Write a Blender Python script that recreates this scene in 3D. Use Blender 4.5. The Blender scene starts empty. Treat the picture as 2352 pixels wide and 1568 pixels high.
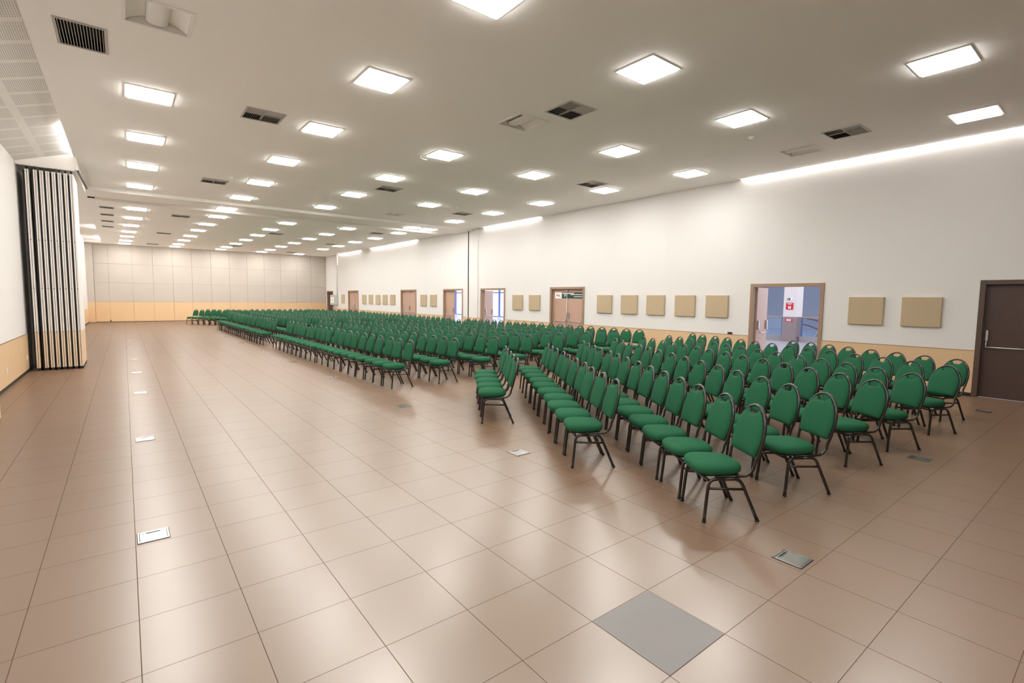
import bpy, math, random
from mathutils import Matrix, Vector
random.seed(7)
C = bpy.context.scene.collection
scene = bpy.context.scene
PI = math.pi

# ---------------------------------------------------------------- dimensions
XW = 12.96            # inner face of the right wall
XL = -1.80            # inner face of the left wall
YF = 40.6             # face of the far sliding wall
YB = -8.0             # wall behind the camera
CZ = 4.96             # ceiling height
X0, Y0, TILE = -0.0027, 1.7734, 0.5   # floor joint grid

# ---------------------------------------------------------------- materials
def lin(r, g, b):
    f = lambda c: (c/255/12.92) if c/255 <= 0.04045 else ((c/255+0.055)/1.055)**2.4
    return (f(r), f(g), f(b), 1)

def mat(name, col, rough=0.5, metal=0.0, noise=0.0, nscale=20.0, bump=0.0, bscale=200.0, spec=0.5, coat=0.0, sheen=0.0):
    m = bpy.data.materials.new(name); m.use_nodes = True
    nt = m.node_tree; N = nt.nodes; L = nt.links
    b = N['Principled BSDF']
    b.inputs['Base Color'].default_value = col
    b.inputs['Roughness'].default_value = rough
    b.inputs['Metallic'].default_value = metal
    b.inputs['Specular IOR Level'].default_value = spec
    b.inputs['Coat Weight'].default_value = coat
    b.inputs['Sheen Weight'].default_value = sheen
    tc = N.new('ShaderNodeTexCoord')
    if noise:
        n = N.new('ShaderNodeTexNoise'); n.inputs['Scale'].default_value = nscale; n.inputs['Detail'].default_value = 4
        L.new(tc.outputs['Object'], n.inputs['Vector'])
        mx = N.new('ShaderNodeMix'); mx.data_type = 'RGBA'
        mx.inputs[6].default_value = tuple(c*(1-noise) for c in col[:3])+(1,)
        mx.inputs[7].default_value = tuple(min(1, c*(1+noise)) for c in col[:3])+(1,)
        L.new(n.outputs['Fac'], mx.inputs[0]); L.new(mx.outputs[2], b.inputs['Base Color'])
    if bump:
        n = N.new('ShaderNodeTexNoise'); n.inputs['Scale'].default_value = bscale; n.inputs['Detail'].default_value = 2
        L.new(tc.outputs['Object'], n.inputs['Vector'])
        bp = N.new('ShaderNodeBump'); bp.inputs['Strength'].default_value = bump; bp.inputs['Distance'].default_value = 0.002
        L.new(n.outputs['Fac'], bp.inputs['Height']); L.new(bp.outputs['Normal'], b.inputs['Normal'])
    return m

def emis(name, col, strength):
    m = bpy.data.materials.new(name); m.use_nodes = True
    b = m.node_tree.nodes['Principled BSDF']
    b.inputs['Base Color'].default_value = (0.8, 0.8, 0.8, 1)
    b.inputs['Emission Color'].default_value = col
    b.inputs['Emission Strength'].default_value = strength
    return m

def math_node(nt, op, a, b=None, c=None):
    n = nt.nodes.new('ShaderNodeMath'); n.operation = op
    for i, v in enumerate((a, b, c)):
        if v is None: continue
        if isinstance(v, (int, float)): n.inputs[i].default_value = v
        else: nt.links.new(v, n.inputs[i])
    return n.outputs[0]

def floor_material():
    m = bpy.data.materials.new('porcelain_tiles'); m.use_nodes = True
    nt = m.node_tree; N = nt.nodes; L = nt.links; b = N['Principled BSDF']
    tc = N.new('ShaderNodeTexCoord'); sp = N.new('ShaderNodeSeparateXYZ'); L.new(tc.outputs['Object'], sp.inputs[0])
    u = math_node(nt, 'DIVIDE', math_node(nt, 'SUBTRACT', sp.outputs[0], X0), TILE)
    v = math_node(nt, 'DIVIDE', math_node(nt, 'SUBTRACT', sp.outputs[1], Y0), TILE)
    def edge(t):
        f = math_node(nt, 'FRACT', t)
        return math_node(nt, 'MINIMUM', f, math_node(nt, 'SUBTRACT', 1.0, f))
    d = math_node(nt, 'MINIMUM', edge(u), math_node(nt, 'MULTIPLY', edge(v), 1.15))
    grout = math_node(nt, 'LESS_THAN', d, 0.0048)
    cb = N.new('ShaderNodeCombineXYZ')
    L.new(math_node(nt, 'FLOOR', u), cb.inputs[0]); L.new(math_node(nt, 'FLOOR', v), cb.inputs[1])
    wn = N.new('ShaderNodeTexWhiteNoise'); wn.noise_dimensions = '3D'; L.new(cb.outputs[0], wn.inputs['Vector'])
    nz = N.new('ShaderNodeTexNoise'); nz.inputs['Scale'].default_value = 3.0; nz.inputs['Detail'].default_value = 6
    L.new(tc.outputs['Object'], nz.inputs['Vector'])
    fac = math_node(nt, 'ADD', math_node(nt, 'MULTIPLY', wn.outputs['Value'], 0.5), math_node(nt, 'MULTIPLY', nz.outputs['Fac'], 0.5))
    mx = N.new('ShaderNodeMix'); mx.data_type = 'RGBA'
    mx.inputs[6].default_value = FLOOR_A; mx.inputs[7].default_value = FLOOR_B
    L.new(fac, mx.inputs[0])
    m2 = N.new('ShaderNodeMix'); m2.data_type = 'RGBA'; m2.inputs[7].default_value = (0.10, 0.062, 0.042, 1)
    L.new(math_node(nt, 'MULTIPLY', grout, 0.85), m2.inputs[0]); L.new(mx.outputs[2], m2.inputs[6])
    N.remove(b)
    df = N.new('ShaderNodeBsdfDiffuse'); L.new(m2.outputs[2], df.inputs['Color'])
    gl = N.new('ShaderNodeBsdfGlossy'); gl.inputs['Color'].default_value = (1, 1, 1, 1)
    L.new(math_node(nt, 'ADD', 0.30, math_node(nt, 'MULTIPLY', grout, 0.4)), gl.inputs['Roughness'])
    ms = N.new('ShaderNodeMixShader')
    L.new(math_node(nt, 'SUBTRACT', FLOOR_GLOSS, math_node(nt, 'MULTIPLY', grout, FLOOR_GLOSS*0.8)), ms.inputs[0])
    L.new(df.outputs[0], ms.inputs[1]); L.new(gl.outputs[0], ms.inputs[2]); L.new(ms.outputs[0], N['Material Output'].inputs['Surface'])
    return m

def wood_material(name, a, bcol, sx=2.0, sz=0.6):
    m = bpy.data.materials.new(name); m.use_nodes = True
    nt = m.node_tree; N = nt.nodes; L = nt.links; b = N['Principled BSDF']
    tc = N.new('ShaderNodeTexCoord'); mp = N.new('ShaderNodeMapping')
    mp.inputs['Scale'].default_value = (sx*8, sx*8, sz); L.new(tc.outputs['Object'], mp.inputs['Vector'])
    n = N.new('ShaderNodeTexNoise'); n.inputs['Scale'].default_value = 3; n.inputs['Detail'].default_value = 6
    n.inputs['Distortion'].default_value = 0.4
    L.new(mp.outputs[0], n.inputs['Vector'])
    mx = N.new('ShaderNodeMix'); mx.data_type = 'RGBA'; mx.inputs[6].default_value = a; mx.inputs[7].default_value = bcol
    L.new(n.outputs['Fac'], mx.inputs[0]); L.new(mx.outputs[2], b.inputs['Base Color'])
    b.inputs['Roughness'].default_value = 0.42
    return m

def perforated_material():
    """white gypsum with square fields of fine holes, plain bands between the fields"""
    m = bpy.data.materials.new('perforated_gypsum'); m.use_nodes = True
    nt = m.node_tree; N = nt.nodes; L = nt.links; b = N['Principled BSDF']
    tc = N.new('ShaderNodeTexCoord'); sp = N.new('ShaderNodeSeparateXYZ'); L.new(tc.outputs['Object'], sp.inputs[0])
    u = math_node(nt, 'FRACT', math_node(nt, 'DIVIDE', math_node(nt, 'ADD', sp.outputs[0], 1.40), 0.60))
    v = math_node(nt, 'FRACT', math_node(nt, 'DIVIDE', math_node(nt, 'SUBTRACT', sp.outputs[1], 8.33), 0.66))
    field = math_node(nt, 'MULTIPLY', math_node(nt, 'GREATER_THAN', u, 0.19), math_node(nt, 'GREATER_THAN', v, 0.17))
    hu = math_node(nt, 'SUBTRACT', math_node(nt, 'FRACT', math_node(nt, 'MULTIPLY', sp.outputs[0], 45)), 0.5)
    hv = math_node(nt, 'SUBTRACT', math_node(nt, 'FRACT', math_node(nt, 'MULTIPLY', sp.outputs[1], 45)), 0.5)
    r2 = math_node(nt, 'ADD', math_node(nt, 'MULTIPLY', hu, hu), math_node(nt, 'MULTIPLY', hv, hv))
    hole = math_node(nt, 'MULTIPLY', field, math_node(nt, 'LESS_THAN', r2, 0.07))
    mx = N.new('ShaderNodeMix'); mx.data_type = 'RGBA'
    mx.inputs[6].default_value = CEIL_COL; mx.inputs[7].default_value = (0.30, 0.28, 0.26, 1)
    L.new(hole, mx.inputs[0]); L.new(mx.outputs[2], b.inputs['Base Color'])
    b.inputs['Roughness'].default_value = 0.85
    return m

FLOOR_A = (0.188, 0.112, 0.066, 1); FLOOR_B = (0.208, 0.127, 0.078, 1); FLOOR_GLOSS = 0.195
CEIL_COL = (0.90, 0.885, 0.855, 1)
LAMP_STRENGTH = 20.0

M = {}
M['floor'] = floor_material()
M['grey_tile'] = mat('grey_tile', (0.20, 0.185, 0.18, 1), 0.35, noise=0.06, nscale=4)
M['ceiling'] = mat('ceiling_paint', CEIL_COL, 0.85, noise=0.015, nscale=0.8)
M['perforated'] = perforated_material()
M['wall'] = mat('wall_paint', (0.75, 0.735, 0.71, 1), 0.7, noise=0.012, nscale=1.2)
M['veneer'] = wood_material('maple_veneer', (0.66, 0.45, 0.25, 1), (0.74, 0.53, 0.32, 1))
M['veneer_edge'] = mat('veneer_edge', (0.30, 0.20, 0.12, 1), 0.5)
M['base'] = mat('black_baseboard', (0.012, 0.011, 0.010, 1), 0.5)
M['farpanel'] = mat('sliding_wall_fabric', (0.52, 0.475, 0.425, 1), 0.8, noise=0.02, nscale=2)
M['joint'] = mat('panel_joint', (0.34, 0.28, 0.22, 1), 0.7)
M['door'] = mat('door_laminate', (0.50, 0.325, 0.245, 1), 0.45, noise=0.05, nscale=6)
M['doorframe'] = mat('door_frame_paint', (0.34, 0.225, 0.15, 1), 0.5)
M['darkdoor'] = mat('dark_door_laminate', (0.075, 0.042, 0.032, 1), 0.45, noise=0.1, nscale=8)
M['darkframe'] = mat('dark_door_frame', (0.095, 0.056, 0.042, 1), 0.45)
M['steel'] = mat('brushed_steel', (0.55, 0.54, 0.53, 1), 0.34, metal=1.0)
M['boxsteel'] = mat('worn_floor_box_steel', (0.42, 0.42, 0.41, 1), 0.26, metal=1.0, noise=0.25, nscale=14)
M['fabric'] = mat('green_upholstery', (0.023, 0.118, 0.058, 1), 0.9, noise=0.10, nscale=160, bump=0.25, bscale=600, sheen=0.0, spec=0.1)
M['frame'] = mat('bronze_black_paint', (0.013, 0.009, 0.007, 1), 0.28, metal=0.0, spec=0.5, coat=0.3)
M['piping'] = mat('edge_piping', (0.35, 0.38, 0.34, 1), 0.5)
M['shell'] = mat('black_back_shell', (0.014, 0.017, 0.015, 1), 0.55)
M['rubber'] = mat('black_rubber', (0.01, 0.01, 0.01, 1), 0.7)
M['tan'] = mat('tan_acoustic_fabric', (0.50, 0.395, 0.26, 1), 0.95, noise=0.05, nscale=120, bump=0.3, bscale=400)
M['lamp'] = emis('lamp_diffuser', (1.0, 0.972, 0.93, 1), LAMP_STRENGTH)
M['dimlamp'] = emis('weaker_lamp_diffuser', (1.0, 0.93, 0.92, 1), 2.5)
M['cove'] = emis('cove_tube', (1.0, 0.95, 0.95, 1), 18.0)
M['cove_left'] = emis('cove_tube_left', (1.0, 0.96, 0.95, 1), 30.0)
M['white'] = mat('white_enamel', (0.80, 0.79, 0.77, 1), 0.4)
M['reflector'] = mat('reflector_enamel', (0.82, 0.80, 0.75, 1), 0.3)
M['alu'] = mat('white_edge_profile', (0.84, 0.80, 0.76, 1), 0.35)
M['edgewood'] = mat('cream_edge_profile', (0.80, 0.66, 0.49, 1), 0.4)
M['grille'] = mat('grey_grille', (0.46, 0.445, 0.42, 1), 0.45, metal=0.3)
M['darkduct'] = mat('dark_duct', (0.015, 0.014, 0.013, 1), 0.9)
M['greybox'] = mat('grey_enamel', (0.46, 0.49, 0.48, 1), 0.45)
M['plastic'] = mat('white_plastic', (0.85, 0.85, 0.83, 1), 0.4)
M['black'] = mat('black_plastic', (0.015, 0.015, 0.016, 1), 0.5)
M['red'] = mat('red_sign', (0.55, 0.008, 0.022, 1), 0.4)
M['signwhite'] = mat('sign_white', (0.85, 0.85, 0.85, 1), 0.5)
M['green'] = mat('green_sign', (0.004, 0.055, 0.040, 1), 0.35)
M['orange'] = mat('orange_print', (0.75, 0.42, 0.22, 1), 0.6)
M['pink'] = mat('pink_print', (0.70, 0.32, 0.28, 1), 0.6)
M['yellow'] = mat('yellow_print', (0.75, 0.55, 0.08, 1), 0.5)
M['foyerfloor'] = mat('foyer_stone', (0.30, 0.27, 0.27, 1), 0.35, noise=0.06, nscale=2)
M['foyerwall'] = mat('foyer_blue_grey', (0.135, 0.15, 0.195, 1), 0.7)
M['column'] = mat('column_paint', (0.66, 0.58, 0.54, 1), 0.6)
M['columnbase'] = mat('column_stone', (0.25, 0.19, 0.185, 1), 0.4, noise=0.08, nscale=3)
M['mullion'] = mat('blue_mullion', (0.09, 0.13, 0.32, 1), 0.4)
def glass_material(name, col):
    m = bpy.data.materials.new(name); m.use_nodes = True
    nt = m.node_tree; N = nt.nodes; L = nt.links
    for n in list(N):
        if n.type == 'BSDF_PRINCIPLED': N.remove(n)
    t = N.new('ShaderNodeBsdfTransparent'); t.inputs[0].default_value = col
    g = N.new('ShaderNodeBsdfGlossy'); g.inputs['Roughness'].default_value = 0.02
    mx = N.new('ShaderNodeMixShader'); mx.inputs[0].default_value = 0.12
    L.new(t.outputs[0], mx.inputs[1]); L.new(g.outputs[0], mx.inputs[2]); L.new(mx.outputs[0], N['Material Output'].inputs['Surface'])
    return m
M['glass'] = glass_material('tinted_glass', (0.78, 0.88, 0.97, 1)); M['clear'] = glass_material('clear_glass', (0.97, 0.98, 1.0, 1))

# ---------------------------------------------------------------- mesh builder
class MB:
    def __init__(s): s.v = []; s.f = []; s.m = []; s.sm = []; s.mats = []
    def mi(s, m):
        if m not in s.mats: s.mats.append(m)
        return s.mats.index(m)
    def add(s, vs, fs, m, smooth=False, T=None):
        o = len(s.v); k = s.mi(m)
        for p in vs:
            p = Vector(p)
            s.v.append(tuple(T @ p) if T else tuple(p))
        for f in fs:
            s.f.append(tuple(i+o for i in f)); s.m.append(k); s.sm.append(smooth)
    def box(s, a, b, m, T=None):
        x0, y0, z0 = a; x1, y1, z1 = b
        if x0 > x1: x0, x1 = x1, x0
        if y0 > y1: y0, y1 = y1, y0
        if z0 > z1: z0, z1 = z1, z0
        vs = [(x0,y0,z0),(x1,y0,z0),(x1,y1,z0),(x0,y1,z0),(x0,y0,z1),(x1,y0,z1),(x1,y1,z1),(x0,y1,z1)]
        s.add(vs, [(0,3,2,1),(4,5,6,7),(0,1,5,4),(1,2,6,5),(2,3,7,6),(3,0,4,7)], m, False, T)
    def bbox(s, a, b, m, r=0.005):
        """box with chamfered edges along all sides"""
        x0,y0,z0 = a; x1,y1,z1 = b
        vs=[]; 
        for z,i in ((z0,1),(z0+r,0),(z1-r,0),(z1,1)):
            q = r if i else 0.0
            for (x,y,dx,dy) in ((x0,y0,1,1),(x1,y0,-1,1),(x1,y1,-1,-1),(x0,y1,1,-1)):
                # two points per corner (chamfer)
                if (dx,dy) in ((1,1),(-1,-1)):
                    vs.append((x+dx*(q),y+dy*(r+q),z)); vs.append((x+dx*(r+q),y+dy*q,z))
                else:
                    vs.append((x+dx*(r+q),y+dy*q,z)); vs.append((x+dx*q,y+dy*(r+q),z))
        fs=[]
        for k in range(3):
            for i in range(8):
                j=(i+1)%8; fs.append((k*8+i,k*8+j,(k+1)*8+j,(k+1)*8+i))
        fs.append(tuple(reversed(range(8)))); fs.append(tuple(range(24,32)))
        s.add(vs, fs, m)
    def tube(s, pts, r, m, n=8, closed=False, caps=True):
        pts = [Vector(p) for p in pts]; L = len(pts); rings = []
        prev = None
        for i, p in enumerate(pts):
            if closed: t = pts[(i+1) % L]-pts[i-1]
            else: t = pts[min(i+1, L-1)]-pts[max(i-1, 0)]
            t.normalize()
            if prev is None:
                a = Vector((0,0,1)) if abs(t.z) < 0.9 else Vector((1,0,0))
                u = t.cross(a).normalized()
            else:
                u = (prev - t*prev.dot(t)).normalized()
            prev = u; w = t.cross(u)
            rr = r[i] if isinstance(r, (list, tuple)) else r
            rings.append([p+(u*math.cos(2*PI*k/n)+w*math.sin(2*PI*k/n))*rr for k in range(n)])
        vs = [q for R in rings for q in R]; fs = []
        for i in range(L if closed else L-1):
            j = (i+1) % L
            for k in range(n):
                l = (k+1) % n; fs.append((i*n+k, i*n+l, j*n+l, j*n+k))
        if caps and not closed:
            fs.append(tuple(reversed(range(n)))); fs.append(tuple(range((L-1)*n, L*n)))
        s.add(vs, fs, m, True)
    def loft(s, rings, m, cap0=True, cap1=True):
        n = len(rings[0]); vs = [q for R in rings for q in R]; fs = []
        for i in range(len(rings)-1):
            for k in range(n):
                l = (k+1) % n; fs.append((i*n+k, i*n+l, (i+1)*n+l, (i+1)*n+k))
        if cap0: fs.append(tuple(reversed(range(n))))
        if cap1: fs.append(tuple(range((len(rings)-1)*n, len(rings)*n)))
        s.add(vs, fs, m, True)
    def build(s, name, parent=None, loc=None):
        me = bpy.data.meshes.new(name); me.from_pydata(s.v, [], s.f)
        for m in s.mats: me.materials.append(m)
        me.polygons.foreach_set('material_index', s.m)
        me.polygons.foreach_set('use_smooth', s.sm)
        me.update()
        o = bpy.data.objects.new(name, me); C.objects.link(o)
        if parent is not None: o.parent = parent
        if loc is not None: o.location = loc
        return o

def tag(o, label=None, cat=None, group=None, kind=None):
    if label: o['label'] = label
    if cat: o['category'] = cat
    if group: o['group'] = group
    if kind: o['kind'] = kind
    return o
def empty(name, loc=(0,0,0), rz=0.0):
    e = bpy.data.objects.new(name, None); C.objects.link(e); e.location = loc; e.rotation_euler = (0,0,rz)
    e.empty_display_size = 0.1
    return e
def dup(root, loc, rz=0.0):
    c = root.copy(); C.objects.link(c); c.location = loc; c.rotation_euler = (0,0,rz)
    for ch in list(root.children):
        d = ch.copy(); C.objects.link(d); d.parent = c
        for g in ch.children:
            h = g.copy(); C.objects.link(h); h.parent = d
    return c
def single(name, parent=None):
    pass

ORD = ['','first','second','third','fourth','fifth','sixth','seventh','eighth','ninth','tenth','eleventh','twelfth','thirteenth','fourteenth','fifteenth','sixteenth','seventeenth','eighteenth','nineteenth','twentieth','twenty-first','twenty-second','twenty-third']

# ================================================================= ROOM SHELL
b = MB(); b.box((XL-1.4, YB, -0.12), (XW+0.15, YF+0.7, 0.0), M['floor'])
tag(b.build('floor'), 'beige porcelain tile floor with thin dark joints', 'floor', kind='structure')
b = MB(); b.box((X0+4*TILE+0.002, Y0-TILE+0.002, -0.01), (X0+5*TILE-0.002, Y0-0.002, 0.0012), M['grey_tile'])
tag(b.build('floor_tile'), 'single grey floor tile set among the beige tiles', 'tile')

# door openings on the right wall: name, y0, y1 (outside of frame)
DOORS = [(0.02,1.98),(4.67,6.35),(12.27,14.02),(16.89,18.69),(20.23,22.04),(25.03,26.95),(33.66,35.61),(38.9,40.35)]
DTOP = 2.22
b = MB()
edges = [YB] + [e for d in DOORS for e in d] + [YF+0.6]
for i in range(0, len(edges), 2):
    b.box((XW, edges[i], 0), (XW+0.15, edges[i+1], CZ+0.2), M['wall'])
for (y0, y1) in DOORS: b.box((XW, y0, DTOP), (XW+0.15, y1, CZ+0.2), M['wall'])
tag(b.build('wall_right'), 'long cream painted wall with eight door openings', 'wall', kind='structure')

b = MB(); b.box((XL-0.15, 9.65, 0), (XL, YF+0.6, CZ+0.3), M['wall'])
tag(b.build('wall_left'), 'white painted wall on the left with wood panelling below', 'wall', kind='structure')
b = MB(); b.box((XL-0.6, YB, 0.06), (-1.42, 9.62, 0.89), M['veneer']); b.box((XL-0.6, YB, 0.89), (-1.43, 9.61, CZ+0.3), M['wall'])
b.box((XL-0.6, YB, 0.0), (-1.43, 9.61, 0.06), M['base'])
tag(b.build('wall_left'), 'projecting stretch of left wall with wood panelling and black base', 'wall', kind='structure')
b = MB(); b.box((XL-0.6, YB-0.15, 0), (XW+0.15, YB, CZ+0.3), M['joint'])
tag(b.build('wall_back'), 'plain wall closing the hall behind the viewer', 'wall', kind='structure')

# wainscots
k = 1
def wainscot(n, a, bb, face):
    m = MB(); m.box(a, bb, M['veneer'])
    x0,y0,_ = a; x1,y1,z1 = bb
    return m
spans = []
prev = YB
for (y0, y1) in DOORS:
    spans.append((prev, y0)); prev = y1
spans.append((prev, YF-0.02))
wl = ['behind the dark door','between the dark door and the open doorway','between the open doorway and the bannered doors','between the bannered doors and the next open doorway',
      'between the two doorways at the wall joint','between half-open doors and plain double doors','between the two plain double doors','beside the grey electrical box','in the far right corner']
for i, (a, c) in enumerate(spans):
    if c-a < 0.1: continue
    m = MB(); m.box((XW-0.018, a+0.005, 0.07), (XW-0.0005, c-0.005, 0.885), M['veneer'])
    m.box((XW-0.022, a+0.005, 0.885), (XW-0.0005, c-0.005, 0.897), M['veneer_edge'])
    tag(m.build('trim_%d' % k), 'maple wainscot panel on the right wall '+wl[i], 'wainscot', kind='structure'); k += 1
m = MB(); m.box((XL+0.0005, 9.63, 0.07), (XL+0.018, 15.6, 0.855), M['veneer']); m.box((XL+0.0005, 9.63, 0.855), (XL+0.022, 15.6, 0.868), M['veneer_edge'])
tag(m.build('trim_%d' % k), 'maple wainscot panel on the left wall before the folded partition', 'wainscot', kind='structure'); k += 1
m = MB(); m.box((XL+0.0005, 17.4, 0.07), (XL+0.018, YF-0.3, 0.885), M['veneer'])
tag(m.build('trim_%d' % k), 'maple wainscot panel on the left wall beyond the folded partition', 'wainscot', kind='structure'); k += 1
b = MB()
for (a, c) in spans: b.box((XW-0.014, a+0.005, 0.0), (XW-0.0005, c-0.005, 0.07), M['base'])
tag(b.build('baseboard_right'), 'black baseboard under the right wall panelling', 'baseboard', kind='structure')
b = MB(); b.box((XL+0.0005, 9.63, 0), (XL+0.012, YF-0.3, 0.07), M['base'])
tag(b.build('baseboard_left'), 'black baseboard under the left wall panelling', 'baseboard', kind='structure')

# far sliding wall
b = MB()
xs = [-1.45,-0.72,0.5,1.6,2.7,3.8,4.95,6.1,7.25,8.4,9.55,10.7,11.8,XW-0.02]
zs = [1.30, 2.52, 3.72, CZ]
b.box((XL, YF+0.03, 0.02), (XW, YF+0.15, CZ+0.15), M['joint'])
for i in range(len(xs)-1):
    x0, x1 = xs[i]+0.006, xs[i+1]-0.006
    b.box((x0, YF, 0.03), (x1, YF+0.05, 1.295), M['veneer'])
    for j in range(3): b.box((x0, YF+0.004, zs[j]+0.006), (x1, YF+0.05, zs[j+1]-0.006), M['farpanel'])
b.box((XL+0.002, YF-0.25, 0.02), (xs[0]-0.01, YF+0.1, 1.295), M['veneer']); b.box((XL+0.002, YF-0.24, 1.3), (xs[0]-0.01, YF+0.1, CZ-0.01), M['farpanel'])
b.box((-0.75, YF-0.004, 0.0), (-0.69, YF+0.03, 0.14), M['black'])
b.box((XL, YF+0.01, 0.0), (XW, YF+0.1, 0.03), M['base'])
tag(b.build('wall_far'), 'closed sliding wall of beige panels over a wood-veneer base', 'wall', kind='structure')

# ---------------------------------------------------------------- ceiling
COVES = [(-1.0, 6.75), (14.6, 18.5), (24.8, 31.4), (33.0, 37.5)]
XE = 12.69
TROFF = [(0.44,7.14),(5.83,7.13),(11.42,4.70),(8.33,17.80)]
DIFF = [(2.08,9.78),(6.10,6.18),(10.82,3.69),(2.13,16.15),(6.29,13.86),(10.36,9.60),(10.26,16.03),
        (1.95,24.08),(6.29,27.47),(10.13,23.71),(1.77,31.38),(10.17,30.63),(1.57,38.5),(5.83,35.98),(9.8,38.3)]
GRILLE = [(-0.285,8.27,0.50,0.78),(-0.375,23.6,0.44,0.46),(-0.40,25.7,0.44,0.46),(-0.44,27.95,0.44,0.46),(-0.47,30.2,0.44,0.46)]
holes = [(x-0.31,x+0.31,y-0.31,y+0.31) for x,y in TROFF] + [(x-0.30,x+0.30,y-0.30,y+0.30) for x,y in DIFF] + [(x-w/2+0.02,x+w/2-0.02,y-h/2+0.02,y+h/2-0.02) for x,y,w,h in GRILLE]
holes += [(XE, XW+0.2, a, c) for a, c in COVES]
holes += [(XL-1.0, -0.80, YB, 18.9), (XL-1.0, -0.95, 29.6, 39.8)]
X_ = sorted({XL-0.9, XW+0.12, *[h[0] for h in holes if h[0] > XL-0.9], *[h[1] for h in holes if h[1] < XW+0.12]})
Y_ = sorted({YB, YF+0.5, *[h[2] for h in holes], *[h[3] for h in holes]})
vi = {}; vs = []; fs = []
def vid(x, y, z):
    q = (round(x,4), round(y,4), z)
    if q not in vi: vi[q] = len(vs); vs.append((x,y,z))
    return vi[q]
TH = 0.03
solid = {}
for i in range(len(X_)-1):
    for j in range(len(Y_)-1):
        cx, cy = (X_[i]+X_[i+1])/2, (Y_[j]+Y_[j+1])/2
        solid[i,j] = not any(h[0] < cx < h[1] and h[2] < cy < h[3] for h in holes)
for (i,j), sld in solid.items():
    if not sld: continue
    x0,x1,y0,y1 = X_[i],X_[i+1],Y_[j],Y_[j+1]
    fs.append((vid(x0,y0,CZ),vid(x0,y1,CZ),vid(x1,y1,CZ),vid(x1,y0,CZ)))
    fs.append((vid(x0,y0,CZ+TH),vid(x1,y0,CZ+TH),vid(x1,y1,CZ+TH),vid(x0,y1,CZ+TH)))
    for di,dj,p,q in ((-1,0,(x0,y0),(x0,y1)),(1,0,(x1,y1),(x1,y0)),(0,-1,(x1,y0),(x0,y0)),(0,1,(x0,y1),(x1,y1))):
        if not solid.get((i+di,j+dj), False):
            fs.append((vid(*p,CZ),vid(*p,CZ+TH),vid(*q,CZ+TH),vid(*q,CZ)))
b = MB(); b.add(vs, fs, M['ceiling'])
b.box((XL-1.0, YB-0.1, CZ+0.26), (XW+0.15, YF+0.6, CZ+0.32), M['ceiling'])     # slab over the plenum
tag(b.build('ceiling'), 'smooth beige-white gypsum ceiling with recessed lamps', 'ceiling', kind='structure')
# cove pockets on the right, soffit over the left strip
b = MB()
for a, c in COVES: b.box((XE-0.3, a-0.02, CZ+0.13), (XW+0.05, c+0.02, CZ+0.16), M['ceiling'])
for a, c in COVES: b.box((XE+0.003, a+0.003, CZ+0.008), (XW-0.062, c-0.003, CZ+0.022), M['ceiling'])
for a, c in COVES:
    b.box((XE-0.3, a-0.03, CZ+TH+0.001), (XW, a-0.005, CZ+0.14), M['ceiling']); b.box((XE-0.3, c+0.005, CZ+TH+0.001), (XW, c+0.03, CZ+0.14), M['ceiling'])
tag(b.build('ceiling'), 'shallow raised cove strips along the right edge of the ceiling', 'ceiling', kind='structure')
def soffit(y0, y1, name, label, m, xr, zr):
    bb = MB()
    zl = 4.70
    vs = [(XL-0.02,y0,zl),(xr,y0,zr),(xr,y1,zr),(XL-0.02,y1,zl)]
    vs += [(x,y,z+0.03) for x,y,z in vs]
    bb.add(vs, [(0,3,2,1),(4,5,6,7),(0,1,5,4),(1,2,6,5),(2,3,7,6),(3,0,4,7)], m)
    return tag(bb.build(name), label, 'ceiling', kind='structure')
soffit(YB, 15.5, 'ceiling', 'sloped perforated soffit strip along the left wall', M['perforated'], -0.62, CZ+0.13)
b = MB(); b.box((XL-0.3, 15.5, 4.668), (-0.76, 18.93, CZ+0.22), M['ceiling'])
tag(b.build('ceiling'), 'lowered plain bulkhead above the folded partition', 'ceiling', kind='structure')
b = MB(); b.box((XL-0.05, 29.5, CZ+0.13), (-0.7, 39.9, CZ+0.16), M['ceiling']); b.box((XL-0.05, 39.81, CZ+0.001), (-0.7, 39.9, CZ+0.16), M['ceiling']); b.box((XL-0.05, 29.5, CZ+0.031), (-0.7, 29.59, CZ+0.16), M['ceiling'])
tag(b.build('ceiling'), 'shallow raised strip of ceiling along the left wall in the far half', 'ceiling', kind='structure')

# dropped beam between the two sliding-wall tracks
DZ = 0.065
b = MB(); b.box((XL, 19.38, CZ-DZ), (XW-0.0005, 21.05, CZ-0.0005), M['ceiling'])
tag(b.build('ceiling'), 'shallow dropped band across the ceiling carrying the two partition tracks', 'ceiling', kind='structure')
for yy, x0, lab in ((19.42, -0.90, 'white partition track on the ceiling band, first from the viewer'), (20.98, -0.62, 'white partition track on the ceiling band, beyond the other one')):
    r = empty('partition_track', (x0, yy, CZ-DZ)); hh = 0.035 if yy < 20 else 0.085
    m = MB()
    for s in (-1, 1): m.bbox((0, s*0.035-0.022, -hh), (XW-x0-1.6 if yy < 20 else XW-x0-1.0, s*0.035+0.022, -0.0005), M['alu'], 0.004)
    m.build('rail', r)
    m = MB(); m.box((0, -0.011, -0.018), (XW-x0-1.6, 0.011, -0.0005), M['darkduct']); m.build('slot', r)
    m = MB(); m.box((-0.18, -0.06, -0.03), (-0.001, 0.06, -0.0005), M['darkduct']); m.build('end_stop', r)
    tag(r, lab, 'track', 'sliding wall tracks')
r = empty('partition_track', (-0.82, 15.5, 4.63))
m = MB(); m.bbox((-1.0+0.03, -0.012, 0.002), (0.02, 0.03, 0.035), M['alu'], 0.004); m.build('rail', r)
m = MB()
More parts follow.
